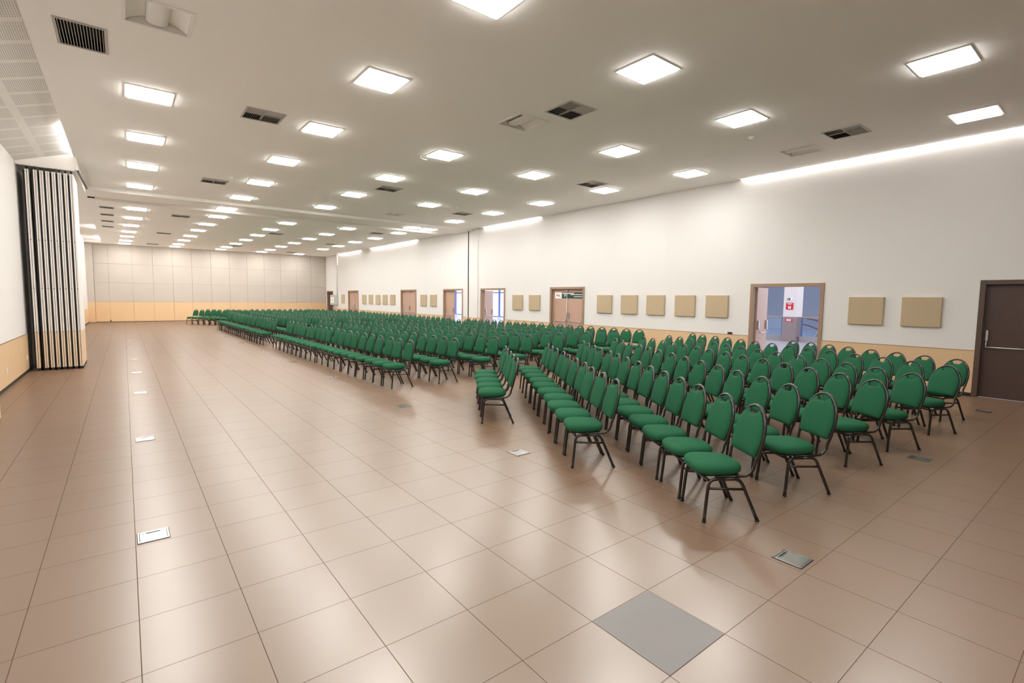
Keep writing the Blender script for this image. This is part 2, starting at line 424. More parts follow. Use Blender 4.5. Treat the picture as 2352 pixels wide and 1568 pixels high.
m.add([(0.065,0.0,0.0),(0.10,0.0,0.0),(0.10,3.85,0.235),(0.065,3.85,0.235),(0.065,0.0,0.03),(0.10,0.0,0.03),(0.10,3.85,0.26),(0.065,3.85,0.26)],
      [(0,3,2,1),(4,5,6,7),(0,1,5,4),(1,2,6,5),(2,3,7,6),(3,0,4,7)], M['black']); m.build('branch_rail', r)
tag(r, 'track above the folded partition stack with black rail leading to the ceiling band', 'track')

# cove light strips
for i, (a, c) in enumerate(COVES):
    m = MB(); m.box((XW-0.052, max(a, 0.3)+0.1, CZ+0.075), (XW-0.008, c-0.1, CZ+0.095), M['cove'])
    tag(m.build('cove_light'), ['tube light in the right cove above the tan wall panels beside dark door','tube light in the right cove near the wall joint','tube light in the right cove above the plain double doors','tube light in the right cove toward the far corner'][i], 'cove light', 'cove lights above the right wall')
for (a, c, x, lab) in ((12.9,15.3,-0.74,'tube light glowing over the perforated soffit by the folded partition'),(31.2,32.6,-0.89,'tube light over the left soffit in the far half, first'),(37.0,39.2,-0.89,'tube light over the left soffit beside the far wall')):
    m = MB(); m.box((x, a, CZ+0.035), (x+0.05, c, CZ+0.06), M['cove_left'])
    tag(m.build('cove_light'), lab, 'cove light')

# ---------------------------------------------------------------- ceiling fittings
LINES = [
 [(0.45,9.94),(0.48,12.69),(0.50,15.44),(0.50,18.31),(0.50,23.17),(0.45,26.0),(0.39,28.82),(0.34,31.77),(0.27,34.4),(0.22,37.1),(0.16,39.3)],
 [(3.18,4.45),(3.13,7.12),(3.13,9.86),(3.11,12.65),(3.17,15.45),(3.16,18.19),(3.13,23.14),(3.08,25.94),(3.02,28.68),(2.97,31.72),(2.90,34.45),(2.84,37.31),(2.79,39.3)],
 [(5.87,4.46),(5.79,9.81),(5.75,12.57),(5.79,15.31),(5.80,18.1),(5.78,23.17),(5.69,25.87),(5.69,28.75),(5.64,31.63),(5.56,34.34),(5.47,37.13),(5.42,39.3)],
 [(8.67,1.80),(8.67,4.57),(8.54,7.15),(8.48,9.88),(8.40,12.5),(8.41,15.28),(8.39,23.01),(8.33,25.83),(8.25,28.53),(8.20,31.39),(8.12,34.18),(8.10,37.1),(8.02,39.3)],
 [(11.46,2.01),(11.36,7.24),(11.20,9.88),(11.12,12.55),(11.02,15.16),(10.99,17.81),(10.88,22.86),(10.89,25.78),(10.75,28.34),(10.77,31.23),(10.71,34.04),(10.58,39.3)],
]
# the line-4 lamp at y=1.88 measured from its centre
LINES[3][0] = (8.67,1.88)
def make_lamp():
    r = empty('ceiling_lamp', (0,0,CZ))
    m = MB(); o, i = 0.315, 0.285
    for (a, c) in (((-o,-o),(o,-i)),((-o,i),(o,o)),((-o,-i),(-i,i)),((i,-i),(o,i))):
        m.box((a[0],a[1],-0.012), (c[0],c[1],-0.0005), M['white'])
    m.build('frame', r)
    m = MB(); m.loft([[(sx*q, sy*q, z) for sx, sy in ((-1,-1),(-1,1),(1,1),(1,-1))] for q, z in ((i-0.001,-0.001),(i-0.002,-0.027),(i-0.004,-0.0285))], M['lamp'])
    m.sm = [False]*len(m.sm); m.build('diffuser', r)
    return r
names = ['line beside the left soffit','second line from the left soffit','middle line','fourth line from the left soffit','line beside the right wall']
lamp0 = None
for li, pts in enumerate(LINES):
    nn = nf = 0
    for (x, y) in pts:
        if lamp0 is None: o = lamp0 = make_lamp(); o.location = (x,y,CZ)
        else: o = dup(lamp0, (x,y,CZ))
        if y < 20: nn += 1; w = '%s in the %s, before the partition tracks' % (ORD[nn], names[li])
        else: nf += 1; w = '%s in the %s, beyond the partition tracks' % (ORD[nf], names[li])
        tag(o, 'lit square lamp, '+w, 'ceiling lamp', 'lit square ceiling lamps')
dimlamp = MB(); dimlamp.loft([[(sx*q, sy*q, z) for sx, sy in ((-1,-1),(-1,1),(1,1),(1,-1))] for q, z in ((0.284,-0.001),(0.283,-0.027),(0.281,-0.0285))], M['dimlamp']); dimlamp.sm = [False]*len(dimlamp.sm)
o = [q for q in C.objects if q.name.startswith('ceiling_lamp') and abs(q.location.x-11.46) < 0.01 and abs(q.location.y-2.01) < 0.01][0]
bpy.data.objects.remove([c for c in o.children if c.name.startswith('diffuser')][0]); dimlamp.build('diffuser', o)
for (x, y, lab) in ((3.05,20.45,'lit square lamp on the dropped band, left side of the hall'),(10.3,20.25,'lit square lamp on the dropped band, second from the right wall'),(11.15,20.3,'lit square lamp on the dropped band, next to the right wall')):
    o = dup(lamp0, (x,y,CZ-DZ)); tag(o, lab, 'ceiling lamp', 'lit square ceiling lamps')

for x, w in ((0.45,'first'),(3.13,'second')):  # added lamps out of view, there to brighten the foreground floor
    for y, v in ((1.75,'overhead'),(-1.0,'just behind')):
        o = dup(lamp0, (x,y,CZ)); tag(o, 'added unseen lamp %s the viewer, %s line from the left soffit' % (v, w), 'ceiling lamp', 'lit square ceiling lamps')
o = dup(lamp0, (0.45,4.45,CZ)); tag(o, 'added unseen lamp beside the left soffit, just before the unlit luminaire', 'ceiling lamp', 'lit square ceiling lamps')  # one more out-of-view lamp, added to light the near floor
# unlit troffers with open reflectors
def make_troffer():
    r = empty('recessed_luminaire', (0,0,CZ))
    m = MB(); o, i = 0.335, 0.30
    for (a, c) in (((-o,-o),(o,-i)),((-o,i),(o,o)),((-o,-i),(-i,i)),((i,-i),(o,i))):
        m.box((a[0],a[1],-0.014), (c[0],c[1],-0.0005), M['white'])
    m.build('frame', r)
    m = MB(); d = 0.11
    vs = [(-i,-i,0),(i,-i,0),(i,i,0),(-i,i,0),(-i,-i,d),(i,-i,d),(i,i,d),(-i,i,d)]
    m.add(vs, [(4,7,6,5),(0,4,5,1),(1,5,6,2),(2,6,7,3),(3,7,4,0)], M['reflector'])
    # two curved reflector wings beside the centre basket
    for s in (-1, 1):
        pts = [(s*(0.30-0.20*t), 0.0+0.085*math.sin(PI*t*0.5)) for t in [q/8 for q in range(9)]]
        v = []; f = []
        for q,(x,z) in enumerate(pts): v += [(x,-0.295,z-0.001),(x,0.295,z-0.001)]
        for q in range(8): f.append((2*q,2*q+1,2*q+3,2*q+2))
        m.add(v, f, M['reflector'], True)
    m.build('housing', r)
    m = MB(); n = 10
    v = []; f = []
    for q in range(n+1):
        a = PI*q/n; v += [(0.11*math.cos(a), -0.29, 0.055-0.045*math.sin(a)), (0.11*math.cos(a), 0.29, 0.055-0.045*math.sin(a))]
    for q in range(n): f.append((2*q,2*q+1,2*q+3,2*q+2))
    m.add(v, f, M['white'], True); m.build('basket', r)
    return r
tl = ['unlit recessed luminaire with open reflector beside the left air grille','unlit recessed luminaire beside the air diffuser in the middle line of lamps','unlit recessed luminaire near the right wall beside an air diffuser','unlit recessed luminaire just before the partition tracks']
t0 = None
for (x,y), lab in zip(TROFF, tl):
    if t0 is None: o = t0 = make_troffer(); o.location = (x,y,CZ)
    else: o = dup(t0, (x,y,CZ))
    tag(o, lab, 'ceiling lamp', 'unlit recessed luminaires')

# four-way air diffusers
def make_diffuser():
    r = empty('air_diffuser', (0,0,CZ))
    m = MB(); o, i = 0.315, 0.285
    for (a, c) in (((-o,-o),(o,-i)),((-o,i),(o,o)),((-o,-i),(-i,i)),((i,-i),(o,i))):
        m.box((a[0],a[1],-0.010), (c[0],c[1],-0.0005), M['grille'])
    m.build('frame', r)
    m = MB(); d = 0.10; j = 0.285
    vs = [(-j,-j,0),(j,-j,0),(j,j,0),(-j,j,0),(-j,-j,d),(j,-j,d),(j,j,d),(-j,j,d)]
    m.add(vs, [(4,7,6,5),(0,4,5,1),(1,5,6,2),(2,6,7,3),(3,7,4,0)], M['darkduct']); m.build('duct', r)
    m = MB(); m.box((-i,-0.006,-0.004), (i,0.006,0.03), M['grille']); m.box((-0.006,-i,-0.004), (0.006,i,0.03), M['grille']); m.build('cross_bar', r)
    quads = (((-i,-0.006),(-i,-0.006),'y',-1), ((0.006,i),(-i,-0.006),'x',-1), ((0.006,i),(0.006,i),'y',1), ((-i,-0.006),(0.006,i),'x',1))
    for (xa, xb), (ya, yb), ax, s in quads:
        m = MB(); nsl = 9
        for q in range(nsl):
            t = (q+0.5)/nsl
            if ax == 'x':
                x = xa+(xb-xa)*t
                v = [(x-s*0.012,ya,0.0),(x-s*0.012,yb,0.0),(x+s*0.012,yb,0.024),(x+s*0.012,ya,0.024)]
            else:
                y = ya+(yb-ya)*t
                v = [(xa,y-s*0.012,0.0),(xb,y-s*0.012,0.0),(xb,y+s*0.012,0.024),(xa,y+s*0.012,0.024)]
            v += [(p[0],p[1],p[2]+0.0015) for p in v]
            m.add(v, [(0,1,2,3),(7,6,5,4),(0,4,5,1),(1,5,6,2),(2,6,7,3),(3,7,4,0)], M['grille'])
        m.build('louvre', r)
    return r
dl = ['beside the third lamp of the second line','beside the unlit luminaire in the middle','near the right wall beside an unlit luminaire','beside a smoke detector in second line','in the middle before the partition tracks','by the third lamp of the right line','before the partition tracks near right wall',
      'first on the left beyond the partition tracks','in the middle beyond the partition tracks','first near right wall beyond the partition tracks','second on the left beyond the partition tracks','second near right wall beyond the partition tracks','on the left close to the far wall','in the middle close to the far wall','on the right close to the far wall']
d0 = None
for (x,y), lab in zip(DIFF, dl):
    if d0 is None: o = d0 = make_diffuser(); o.location = (x,y,CZ)
    else: o = dup(d0, (x,y,CZ))
    tag(o, 'square grey four-way air diffuser '+lab, 'air vent', 'four-way air diffusers')

# louvred grilles on the left
gl = ['large dark louvred air grille near the left soffit','dark louvred grille beyond the partition tracks, first of four on the left','dark louvred grille beyond the partition tracks, second of four on the left','dark louvred grille beyond the partition tracks, third of four on the left','dark louvred grille beyond the partition tracks, last of four on the left']
for (x,y,w,h), lab in zip(GRILLE, gl):
    r = empty('air_grille', (x,y,CZ))
    m = MB(); f = 0.03
    m.box((-w/2,-h/2,-0.012),(w/2,-h/2+f,-0.0005),M['grille']); m.box((-w/2,h/2-f,-0.012),(w/2,h/2,-0.0005),M['grille'])
    m.box((-w/2,-h/2+f,-0.012),(-w/2+f,h/2-f,-0.0005),M['grille']); m.box((w/2-f,-h/2+f,-0.012),(w/2,h/2-f,-0.0005),M['grille']); m.build('frame', r)
    m = MB(); j, l, d = w/2-f+0.005, h/2-f+0.005, 0.12
    vs = [(-j,-l,0),(j,-l,0),(j,l,0),(-j,l,0),(-j,-l,d),(j,-l,d),(j,l,d),(-j,l,d)]
    m.add(vs, [(4,7,6,5),(0,4,5,1),(1,5,6,2),(2,6,7,3),(3,7,4,0)], M['darkduct']); m.build('duct', r)
    m = MB(); n = 15
    for q in range(n):
        xx = -w/2+f+(w-2*f)*(q+0.5)/n; m.box((xx-0.003,-h/2+f,-0.006),(xx+0.003,h/2-f,0.02),M['grille'])
    m.build('louvre', r)
    tag(r, lab, 'air vent', 'louvred air grilles')

# smoke detectors
def make_smoke():
    r = empty('smoke_detector', (0,0,CZ))
    m = MB(); n = 16
    prof = [(0.055,-0.0005),(0.055,-0.018),(0.045,-0.022)]
    m.loft([[(R*math.cos(2*PI*k/n),R*math.sin(2*PI*k/n),z) for k in range(n)] for R,z in prof], M['plastic'], False, True); m.build('base', r)
    m = MB()
    prof = [(0.034,-0.022),(0.036,-0.034),(0.028,-0.046),(0.010,-0.050)]
    m.loft([[(R*math.cos(2*PI*k/n),R*math.sin(2*PI*k/n),z) for k in range(n)] for R,z in prof], M['white'], False, True); m.build('sensor_head', r)
    return r
s0 = None
for (x,y,lab) in ((9.75,4.93,'white smoke detector between lamps toward the right wall'),(2.40,15.33,'white smoke detector beside an air diffuser in second lamp line'),(9.40,15.06,'white smoke detector before the partition tracks near right wall'),(2.38,26.5,'white smoke detector beyond the partition tracks')):
    if s0 is None: o = s0 = make_smoke(); o.location = (x,y,CZ)
    else: o = dup(s0, (x,y,CZ))
    tag(o, lab, 'smoke detector', 'smoke detectors')
# loose lamp clip hanging beside one lamp
m = MB(); m.tube([(0,0,-0.0005),(0.0,0,-0.05),(0.08,0.0,-0.06),(0.16,0.01,-0.055)], 0.006, M['white'], 6)
tag(m.build('hanging_bracket', loc=(5.42,10.22,CZ)), 'small white bracket dangling beside a lamp of the middle line', 'bracket')

# ================================================================= DOORS (right wall)
def panic_bar(root, y0, y1, x, z=0.97):
    r = MB(); r.tube([(x-0.075,y0+0.06,z),(x-0.075,y1-0.06,z)], 0.013, M['steel'], 10); o = r.build('panic_bar', root)
    for yy in (y0+0.06, y1-0.06):
        q = MB(); q.bbox((x-0.045,yy-0.022,z+0.10), (x-0.0005,yy+0.022,z+0.32), M['steel'], 0.006)
        q.tube([(x-0.03,yy,z+0.14),(x-0.06,yy,z+0.06),(x-0.075,yy,z)], 0.011, M['steel'], 8)
        q.build('bracket', o)
def leaf(root, y0, y1, dm, bar=True, x=XW+0.075, z0=0.007):
    m = MB(); m.bbox((x, y0+0.003, z0), (x+0.045, y1-0.003, DTOP-0.0655), dm, 0.003); o = m.build('leaf', root)
    if bar: panic_bar(o, y0, y1, x)
    return o
def leaf_open(root, yh, side, dm, width, x=XW+0.12, ang=92):
    """leaf swung out into the foyer about a hinge at yh; side = +1 when the leaf belongs to the far jamb"""
    m = MB(); m.bbox((0, -0.045 if side > 0 else 0.0, 0.012), (width, 0.0 if side > 0 else 0.045, DTOP-0.075), dm, 0.003)
    o = m.build('leaf', root); o.location = (x, yh, 0)
    o.rotation_euler = (0, 0, math.radians(side*(ang-90)))
    z = 0.97; s = -side; yy = (-0.045 if side > 0 else 0.045)
    q = MB(); q.tube([(0.08, yy+s*0.075, z),(width-0.08, yy+s*0.075, z)], 0.013, M['steel'], 10); p = q.build('panic_bar', o)
    for xx in (0.08, width-0.08):
        q = MB(); q.bbox((xx-0.03, min(yy, yy+s*0.045), z+0.08), (xx+0.03, max(yy, yy+s*0.045), z+0.32), M['steel'], 0.006)
        q.tube([(xx, yy+s*0.03, z+0.14),(xx, yy+s*0.06, z+0.06),(xx, yy+s*0.075, z)], 0.011, M['steel'], 8)
        q.build('bracket', p)
    return o
ANG = {2: 97, 4: 117}
def door(n, y0, y1, label, fm, dm, mode):
    r = empty('door_%d' % n, (0,0,0))
    fw = 0.085
    m = MB()
    m.bbox((XW-0.025,y0-0.02,0.0),(XW+0.145,y0+fw-0.02,DTOP+0.02),fm,0.004); m.bbox((XW-0.025,y1-fw+0.02,0.0),(XW+0.145,y1+0.02,DTOP+0.02),fm,0.004)
    m.bbox((XW-0.0245,y0+fw-0.02,DTOP-0.065),(XW+0.145,y1-fw+0.02,DTOP+0.019),fm,0.004)
    m.build('frame', r)
    a, c = y0+fw-0.02, y1-fw+0.02; mid = (a+c)/2
    if mode == 'closed':
        l1 = leaf(r, mid, c, dm); l2 = leaf(r, a, mid, dm)
        m = MB(); m.tube([(XW+0.045,mid+0.03,0.03),(XW+0.045,mid+0.03,DTOP-0.12)], 0.009, M['steel'], 8)
        m.bbox((XW+0.035,mid+0.005,DTOP-0.15),(XW+0.075,mid+0.055,DTOP-0.09),M['steel'],0.004); m.build('vertical_rod', r)
    elif mode == 'half':
        leaf(r, mid, c, dm); leaf_open(r, a, -1, dm, mid-a)
    elif mode == 'open':
        leaf_open(r, c, 1, dm, c-mid, ang=ANG.get(n, 100)); leaf_open(r, a, -1, dm, mid-a, ang=100)
    elif mode == 'blank':
        leaf(r, mid, c, dm, False); leaf(r, a, mid, dm, False)
    return tag(r, label, 'door', kind='structure')
door(1, *DOORS[0], 'dark brown double door with steel push bar by the right end of chairs', M['darkframe'], M['darkdoor'], 'closed')
door(2, *DOORS[1], 'brown-framed doorway standing open to the foyer with the hydrant column', M['doorframe'], M['door'], 'open')
door(3, *DOORS[2], 'closed brown double doors carrying a green banner', M['doorframe'], M['door'], 'closed')
door(4, *DOORS[3], 'open brown doorway to the right of the wall joint', M['doorframe'], M['door'], 'open')
door(5, *DOORS[4], 'half-open brown double door to the left of the wall joint', M['doorframe'], M['door'], 'half')
door(6, *DOORS[5], 'closed brown double doors between pairs of tan panels in the far half', M['doorframe'], M['door'], 'closed')
door(7, *DOORS[6], 'closed brown double doors left of the row of five small panels', M['doorframe'], M['door'], 'closed')
door(8, *DOORS[7], 'closed brown door in the far corner behind the electrical box', M['doorframe'], M['darkdoor'], 'blank')

# banner across door_3
r = empty('banner', (XW+0.072, 13.14, 1.93))
m = MB(); m.bbox((-0.006,-0.73,-0.105),(0.001,0.33,0.105),M['green'],0.002); m.build('strip', r)
m = MB(); m.bbox((-0.010,0.33,-0.12),(0.001,0.70,0.12),M['signwhite'],0.003); pl = m.build('picture_plate', r)
m = MB(); n = 14
for (cy, cz, R, mm) in ((0.58,0.02,0.055,'orange'),(0.48,0.0,0.045,'pink'),(0.42,-0.02,0.03,'greybox')):
    m.loft([[(x,cy+R*math.cos(2*PI*k/n),cz+R*0.9*math.sin(2*PI*k/n)) for k in range(n)] for x in (-0.0101,-0.0115)], M[mm], False, True)
m.build('picture', pl)
m = MB(); m.box((-0.008,-0.30,0.055),(-0.0062,0.30,0.085),M['signwhite'])
# white lettering, as far as it can be made out: a capital F, a second mark, then two lines of small print
m.box((-0.009,0.17,-0.06),(-0.0062,0.195,0.035),M['signwhite']); m.box((-0.009,0.11,0.015),(-0.0062,0.17,0.035),M['signwhite']); m.box((-0.009,0.13,-0.022),(-0.0062,0.17,-0.004),M['signwhite'])
m.box((-0.009,0.045,-0.06),(-0.0062,0.07,0.0),M['signwhite']); m.box((-0.009,0.04,0.012),(-0.0062,0.075,0.035),M['signwhite'])
for (z, hh, ya, yb) in ((0.03,0.032,-0.70,-0.12),(-0.045,0.03,-0.70,-0.30)):
    y = yb
    rr = random.Random(3)
    while y > ya:
        w = rr.uniform(0.02,0.035); m.box((-0.008,y-w,z-hh*rr.uniform(0.35,0.5)),(-0.0062,y,z+hh*rr.uniform(0.3,0.5)),M['signwhite']); y -= w+0.008
m.build('lettering', r)
tag(r, 'green and white banner across the closed brown double doors', 'banner')

# wall joint beside door_4 / door_5
r = empty('trim_20', (XW, 19.35, 0))
m = MB(); m.box((-0.05,-0.42,0.9),(-0.0005,0.28,CZ-0.067),M['wall']); m.box((-0.052,-0.42,0.0),(-0.024,0.28,0.9),M['veneer']); m.build('pilaster', r)
m = MB(); m.box((-0.06,0.28,0.0),(-0.002,0.335,CZ-0.067),M['black']); m.box((-0.075,0.34,0.0),(-0.002,0.40,CZ-0.067),M['alu']); m.build('jamb_seal', r)
tag(r, 'shallow wall pilaster with black seal where the sliding wall would close', 'pilaster', kind='structure')

# tan acoustic panels
PAN = [(2.85,'right of two between dark door and open doorway'),(3.81,'left of two between dark door and open doorway'),
 (7.27,'closest to the open doorway of five'),(8.25,'second of five from the open doorway'),(9.26,'third of five from the open doorway'),(10.26,'fourth of five from the open doorway'),(11.30,'fifth from the open doorway, beside the bannered doors'),
 (14.92,'left of the bannered doors, closer of two'),(15.99,'left of the bannered doors, second of two'),
 (23.05,'beside the half-open door, first of two'),(24.12,'beside the plain double doors, second of two'),
 (28.04,'far half, first of five left of plain doors'),(29.15,'far half, second of five left of plain doors'),(30.25,'far half, third of five left of plain doors'),(31.40,'far half, fourth of five left of plain doors'),(32.55,'far half, fifth of five left of plain doors'),
 (36.62,'alone beside the grey electrical box')]
m = MB(); m.bbox((-0.055,-0.325,-0.305),(-0.0005,0.325,0.305),M['tan'],0.008); p0 = None
for y, lab in PAN:
    if p0 is None: o = p0 = m.build('acoustic_panel')
    else: o = p0.copy(); C.objects.link(o)
    o.location = (XW, y, 1.64 if y > 5 else 1.61)
    tag(o, 'square tan fabric wall panel, '+lab, 'wall panel', 'tan acoustic wall panels')

# electrical box and conduits near the far corner
r = empty('electrical_box', (XW, 38.3, 1.54))
m = MB(); m.bbox((-0.26,-0.55,-0.38),(-0.0005,0.55,0.38),M['greybox'],0.01); m.build('cabinet', r)
m = MB(); m.box((-0.264,-0.36,-0.22),(-0.2605,0.40,0.20),M['signwhite'])
m.add([(-0.2645,-0.13,-0.06),(-0.2645,0.17,-0.06),(-0.2645,0.02,0.14)],[(0,2,1)],M['yellow']); m.build('warning_label', r)
m = MB(); m.box((-0.262,-0.50,-0.05),(-0.2605,-0.46,0.05),M['black']); m.build('latch', r)
tag(r, 'grey electrical box with a white warning label on the right wall', 'electrical box')
r = empty('conduit', (XW, 37.9, 1.93))
m = MB(); m.tube([(-0.05,0.10,0.0),(-0.05,0.10,CZ-1.935)], 0.022, M['white'], 8); m.build('pipe', r)
m = MB(); m.tube([(-0.05,-0.12,0.0),(-0.05,-0.12,1.9)], 0.022, M['greybox'], 8); m.build('pipe', r)
m = MB(); m.bbox((-0.09,-0.22,2.2),(-0.0005,0.02,CZ-1.935),M['white'],0.006); m.build('trunking', r)
tag(r, 'white conduit running up the right wall from the electrical box', 'conduit')
# small black socket above the wainscot, outlets on the left wainscot
m = MB(); m.bbox((-0.03,-0.06,-0.025),(-0.0005,0.06,0.025),M['black'],0.005)
tag(m.build('wall_socket', loc=(XW, 6.87, 0.93)), 'small black wall socket just above the wainscot by the open doorway', 'socket')
for y, lab in ((12.86,'white outlet plate on the left wainscot, closer to the viewer'),(15.3,'white outlet plate on the left wainscot, beside the folded partition')):
    r = empty('power_outlet', (XL+0.018, y, 0.35))
    m = MB(); m.bbox((0.0005,-0.035,-0.055),(0.010,0.035,0.055),M['plastic'],0.003); m.build('cover_plate', r)
    m = MB(); m.bbox((0.0102,-0.016,-0.03),(0.013,0.016,0.03),M['white'],0.001); m.build('socket_face', r)
    tag(r, lab, 'outlet', 'left wall outlets')

# ================================================================= FOLDED PARTITION
def make_partition():
    r = empty('partition_panel', (0,0,0))
    t = 0.033; H = 4.60; D = 1.35
    m = MB(); m.box((-t,0.02,0.90),(t,D,H-0.03),M['white']); m.box((-t,0.02,0.08),(t,D,0.897),M['veneer']); m.build('board', r)
    for s in (-1, 1):
        m = MB(); xa, xb = (0.004, t) if s > 0 else (-t, -0.004)
        m.bbox((xa,0.0,0.90),(xb,0.021,H-0.035),M['alu'],0.003); m.bbox((xa,0.0,0.06),(xb,0.021,0.8995),M['edgewood'],0.003)
        for z in (0.9,1.9,3.0):
            m.box((-s*0.0-0.0+(0.004 if s > 0 else -0.011),-0.002,z-0.008),((0.011 if s > 0 else -0.004),-0.0001,z+0.008),M['darkduct'])
        m.build('edge_trim', r)
    m = MB(); m.box((-t-0.034,0.03,0.05),(-t-0.0005,D-0.05,H-0.06),M['rubber']); m.box((-0.0035,0.004,0.05),(0.0035,0.02,H-0.05),M['rubber']); m.build('seal', r)
    m = MB(); m.box((-0.02,0.02,H-0.031),(0.02,0.12,H+0.028),M['black']); m.build('hanger', r)
    m = MB(); m.box((-t+0.002,0.01,0.0),(t-0.002,D,0.059),M['rubber']); m.build('floor_seal', r)
    return r
pp0 = None
npan = 8
for i in range(npan):
    x = -0.865-0.103*i if i < 7 else -0.865-0.103*7-0.035
    if pp0 is None: o = pp0 = make_partition(); o.location = (x, 15.55, 0)
    else: o = dup(pp0, (x, 15.55, 0))
    lab = 'folded white partition panel, %s from the hall side of the stack' % (ORD[i+1]) if 0 < i < 7 else ('folded white partition panel on the hall side, showing its wood-veneer base' if i == 0 else 'folded white partition panel against the left wall, with wider edge')
    tag(o, lab, 'partition panel', 'folded sliding wall panels')

# ================================================================= FLOOR BOXES
def make_floor_box():
    r = empty('floor_box', (0,0,0)); h = 0.1
    m = MB(); m.box((-h,-h,0.0002),(h,h,0.0015),M['black'])
    for (a, c) in (((-h+.004,-h+.004),(h-.004,-h+.016)),((-h+.004,h-.016),(h-.004,h-.004)),((-h+.004,-h+.016),(-h+.016,h-.016)),((h-.016,-h+.016),(h-.004,h-.016))):
        m.bbox((a[0],a[1],0.0016),(c[0],c[1],0.006),M['boxsteel'],0.0012)
    m.build('rim', r)
    m = MB(); m.bbox((-h+.018,-h+.018,0.0016),(h-.018,h-.018,0.0048),M['boxsteel'],0.001); lid = m.build('lid', r)
    m = MB(); m.box((-0.045,h-.045,0.0049),(0.045,h-.028,0.0056),M['black']); m.box((-0.068,h-.04,0.0049),(-0.056,h-.033,0.0054),M['black']); m.box((0.056,h-.04,0.0049),(0.068,h-.033,0.0054),M['black']); m.build('cable_slot', lid)
    return r
FB = [(0.105,4.40,0,'first along the joint on the open left floor'),(0.14,7.48,0,'second along the joint on the open left floor'),(0.17,11.1,0,'third along the joint on the open left floor'),(0.165,14.05,0,'fourth along the joint on the open left floor'),(0.14,17.0,0,'fifth along the joint on the open left floor'),(0.10,20.95,0,'sixth along the joint on the open left floor'),(0.05,23.85,0,'seventh along the joint on the open left floor'),
      (3.63,1.40,0,'beyond the grey tile, in front of the closest chair'),(3.58,4.37,0,'in front of the five-chair row'),(3.59,7.41,0,'at the gangway before the first straight block'),(3.59,11.0,0,'first along the front row of the first straight block'),(3.60,14.18,0,'second along the front row of the first straight block'),(3.58,17.2,0,'third along the front row of the first straight block'),(3.50,21.04,0,'first along the front row of the second straight block'),(3.45,24.25,0,'second along the front row of the second straight block'),(3.43,27.35,0,'third along the front row of the second straight block'),
      (7.22,1.50,0,'at the open ends of the angled rows'),(11.3,1.57,0,'near the dark door')]
f0 = None
for x, y, rz, lab in FB:
    if f0 is None: o = f0 = make_floor_box(); o.location = (x,y,0)
    else: o = dup(f0, (x,y,0), rz)
    o.rotation_euler.z = rz
    tag(o, 'square metal floor box, '+lab, 'floor box', 'metal floor boxes')

# ================================================================= CHAIRS
def superellipse(n, a0, a1, b0, b1, p):
    """seat plan: x from -a0 (front) to a1 (back), half width b0 at front, b1 at back"""
    out = []
    for k in range(n):
        t = 2*PI*k/n; c, s = math.cos(t), math.sin(t)
        x = math.copysign(abs(c)**(2/p), c); y = math.copysign(abs(s)**(2/p), s)
        xx = x*a1 if x > 0 else x*a0
        w = b0+(b1-b0)*(x+1)/2
        out.append((xx, y*w))
    return out
def seat_mesh(n=28):
    m = MB(); cx = -0.072
    def ring(sc, z, ins=0.0):
        o = superellipse(n, 0.205-ins, 0.205-ins, 0.222-ins, 0.192-ins, 3.2)
        return [(cx+x*sc, y*sc, z) for x, y in o]
    zb = 0.378
    rings = [ring(1,zb,0.030), ring(1,zb+0.004,0.016), ring(1,zb+0.020,0.004), ring(1,zb+0.046,0.0), ring(1,zb+0.066,0.008), ring(1,zb+0.080,0.024), ring(0.78,zb+0.090,0.02), ring(0.40,zb+0.095,0.0)]
    m.loft(rings, M['fabric'])
    return m
BACK0, LEAN = 0.190, 0.235       # x of the back plane at z=0.50, slope
def bx(z): return BACK0+(z-0.50)*LEAN
HOOP_W, HOOP_Z0, HOOP_TOP = 0.205, 0.66, 0.915
def hoop_half(z):
    if z <= HOOP_Z0: return HOOP_W-0.012*(HOOP_Z0-z)/0.2
    t = min(1.0, (z-HOOP_Z0)/(HOOP_TOP-HOOP_Z0)); return HOOP_W*math.sqrt(max(0.0, 1-t*t))
def back_outline(notched=True):
    """outline (y, z) of the pad seen from the front, with the hand-hold notch at the top"""
    pts = []
    zb = 0.515
    for k in range(5): pts.append((-0.165+0.33*k/4, zb))
    ang = [a for a in (0.0, .12,.24,.36,.5)]
    side = []
    for z in (0.535,0.60,0.66): side.append((hoop_half(z)-0.008, z))
    A, B = HOOP_W-0.010, HOOP_TOP-HOOP_Z0-0.014
    for d in (12,24,36,46,55,62,67): side.append((A*math.cos(math.radians(d)), HOOP_Z0+B*math.sin(math.radians(d))))
    side[0] = (0.182, 0.53)
    pts += side
    notch = [(0.066,0.862),(0.050,0.850),(0.025,0.843),(0.0,0.841)] if notched else [(0.066,0.882),(0.045,0.890),(0.022,0.894),(0.0,0.895)]
    pts += notch
    pts += [(-y, z) for y, z in reversed(notch[:-1])] + [(-y, z) for y, z in reversed(side)]
    return pts
def back_mesh():
    m = MB(); o1 = back_outline(); o2 = back_outline(False); cy, cz = 0.0, 0.69
    def ring(sc, dx):
        o = o1
        if sc < 0.95:
            f = 1.0 if sc < 0.8 else 0.55
            o = [(y0+(y1-y0)*f, z0+(z1-z0)*f-(0.0 if sc < 0.8 else 0.0)) for (y0, z0), (y1, z1) in zip(o1, o2)]
        return [(bx(cz+(z-cz)*sc)+dx, cy+(y-cy)*sc, cz+(z-cz)*sc) for y, z in o]
    m.loft([ring(0.30,-0.036), ring(0.70,-0.033), ring(0.86,-0.027), ring(0.965,-0.016), ring(1.0,-0.004), ring(0.998,0.0)], M['fabric'], True, False)
    m.loft([ring(1.002,-0.0005), ring(1.002,0.006), ring(0.965,0.016), ring(0.85,0.021), ring(0.5,0.024)], M['shell'], False, True)
    return m
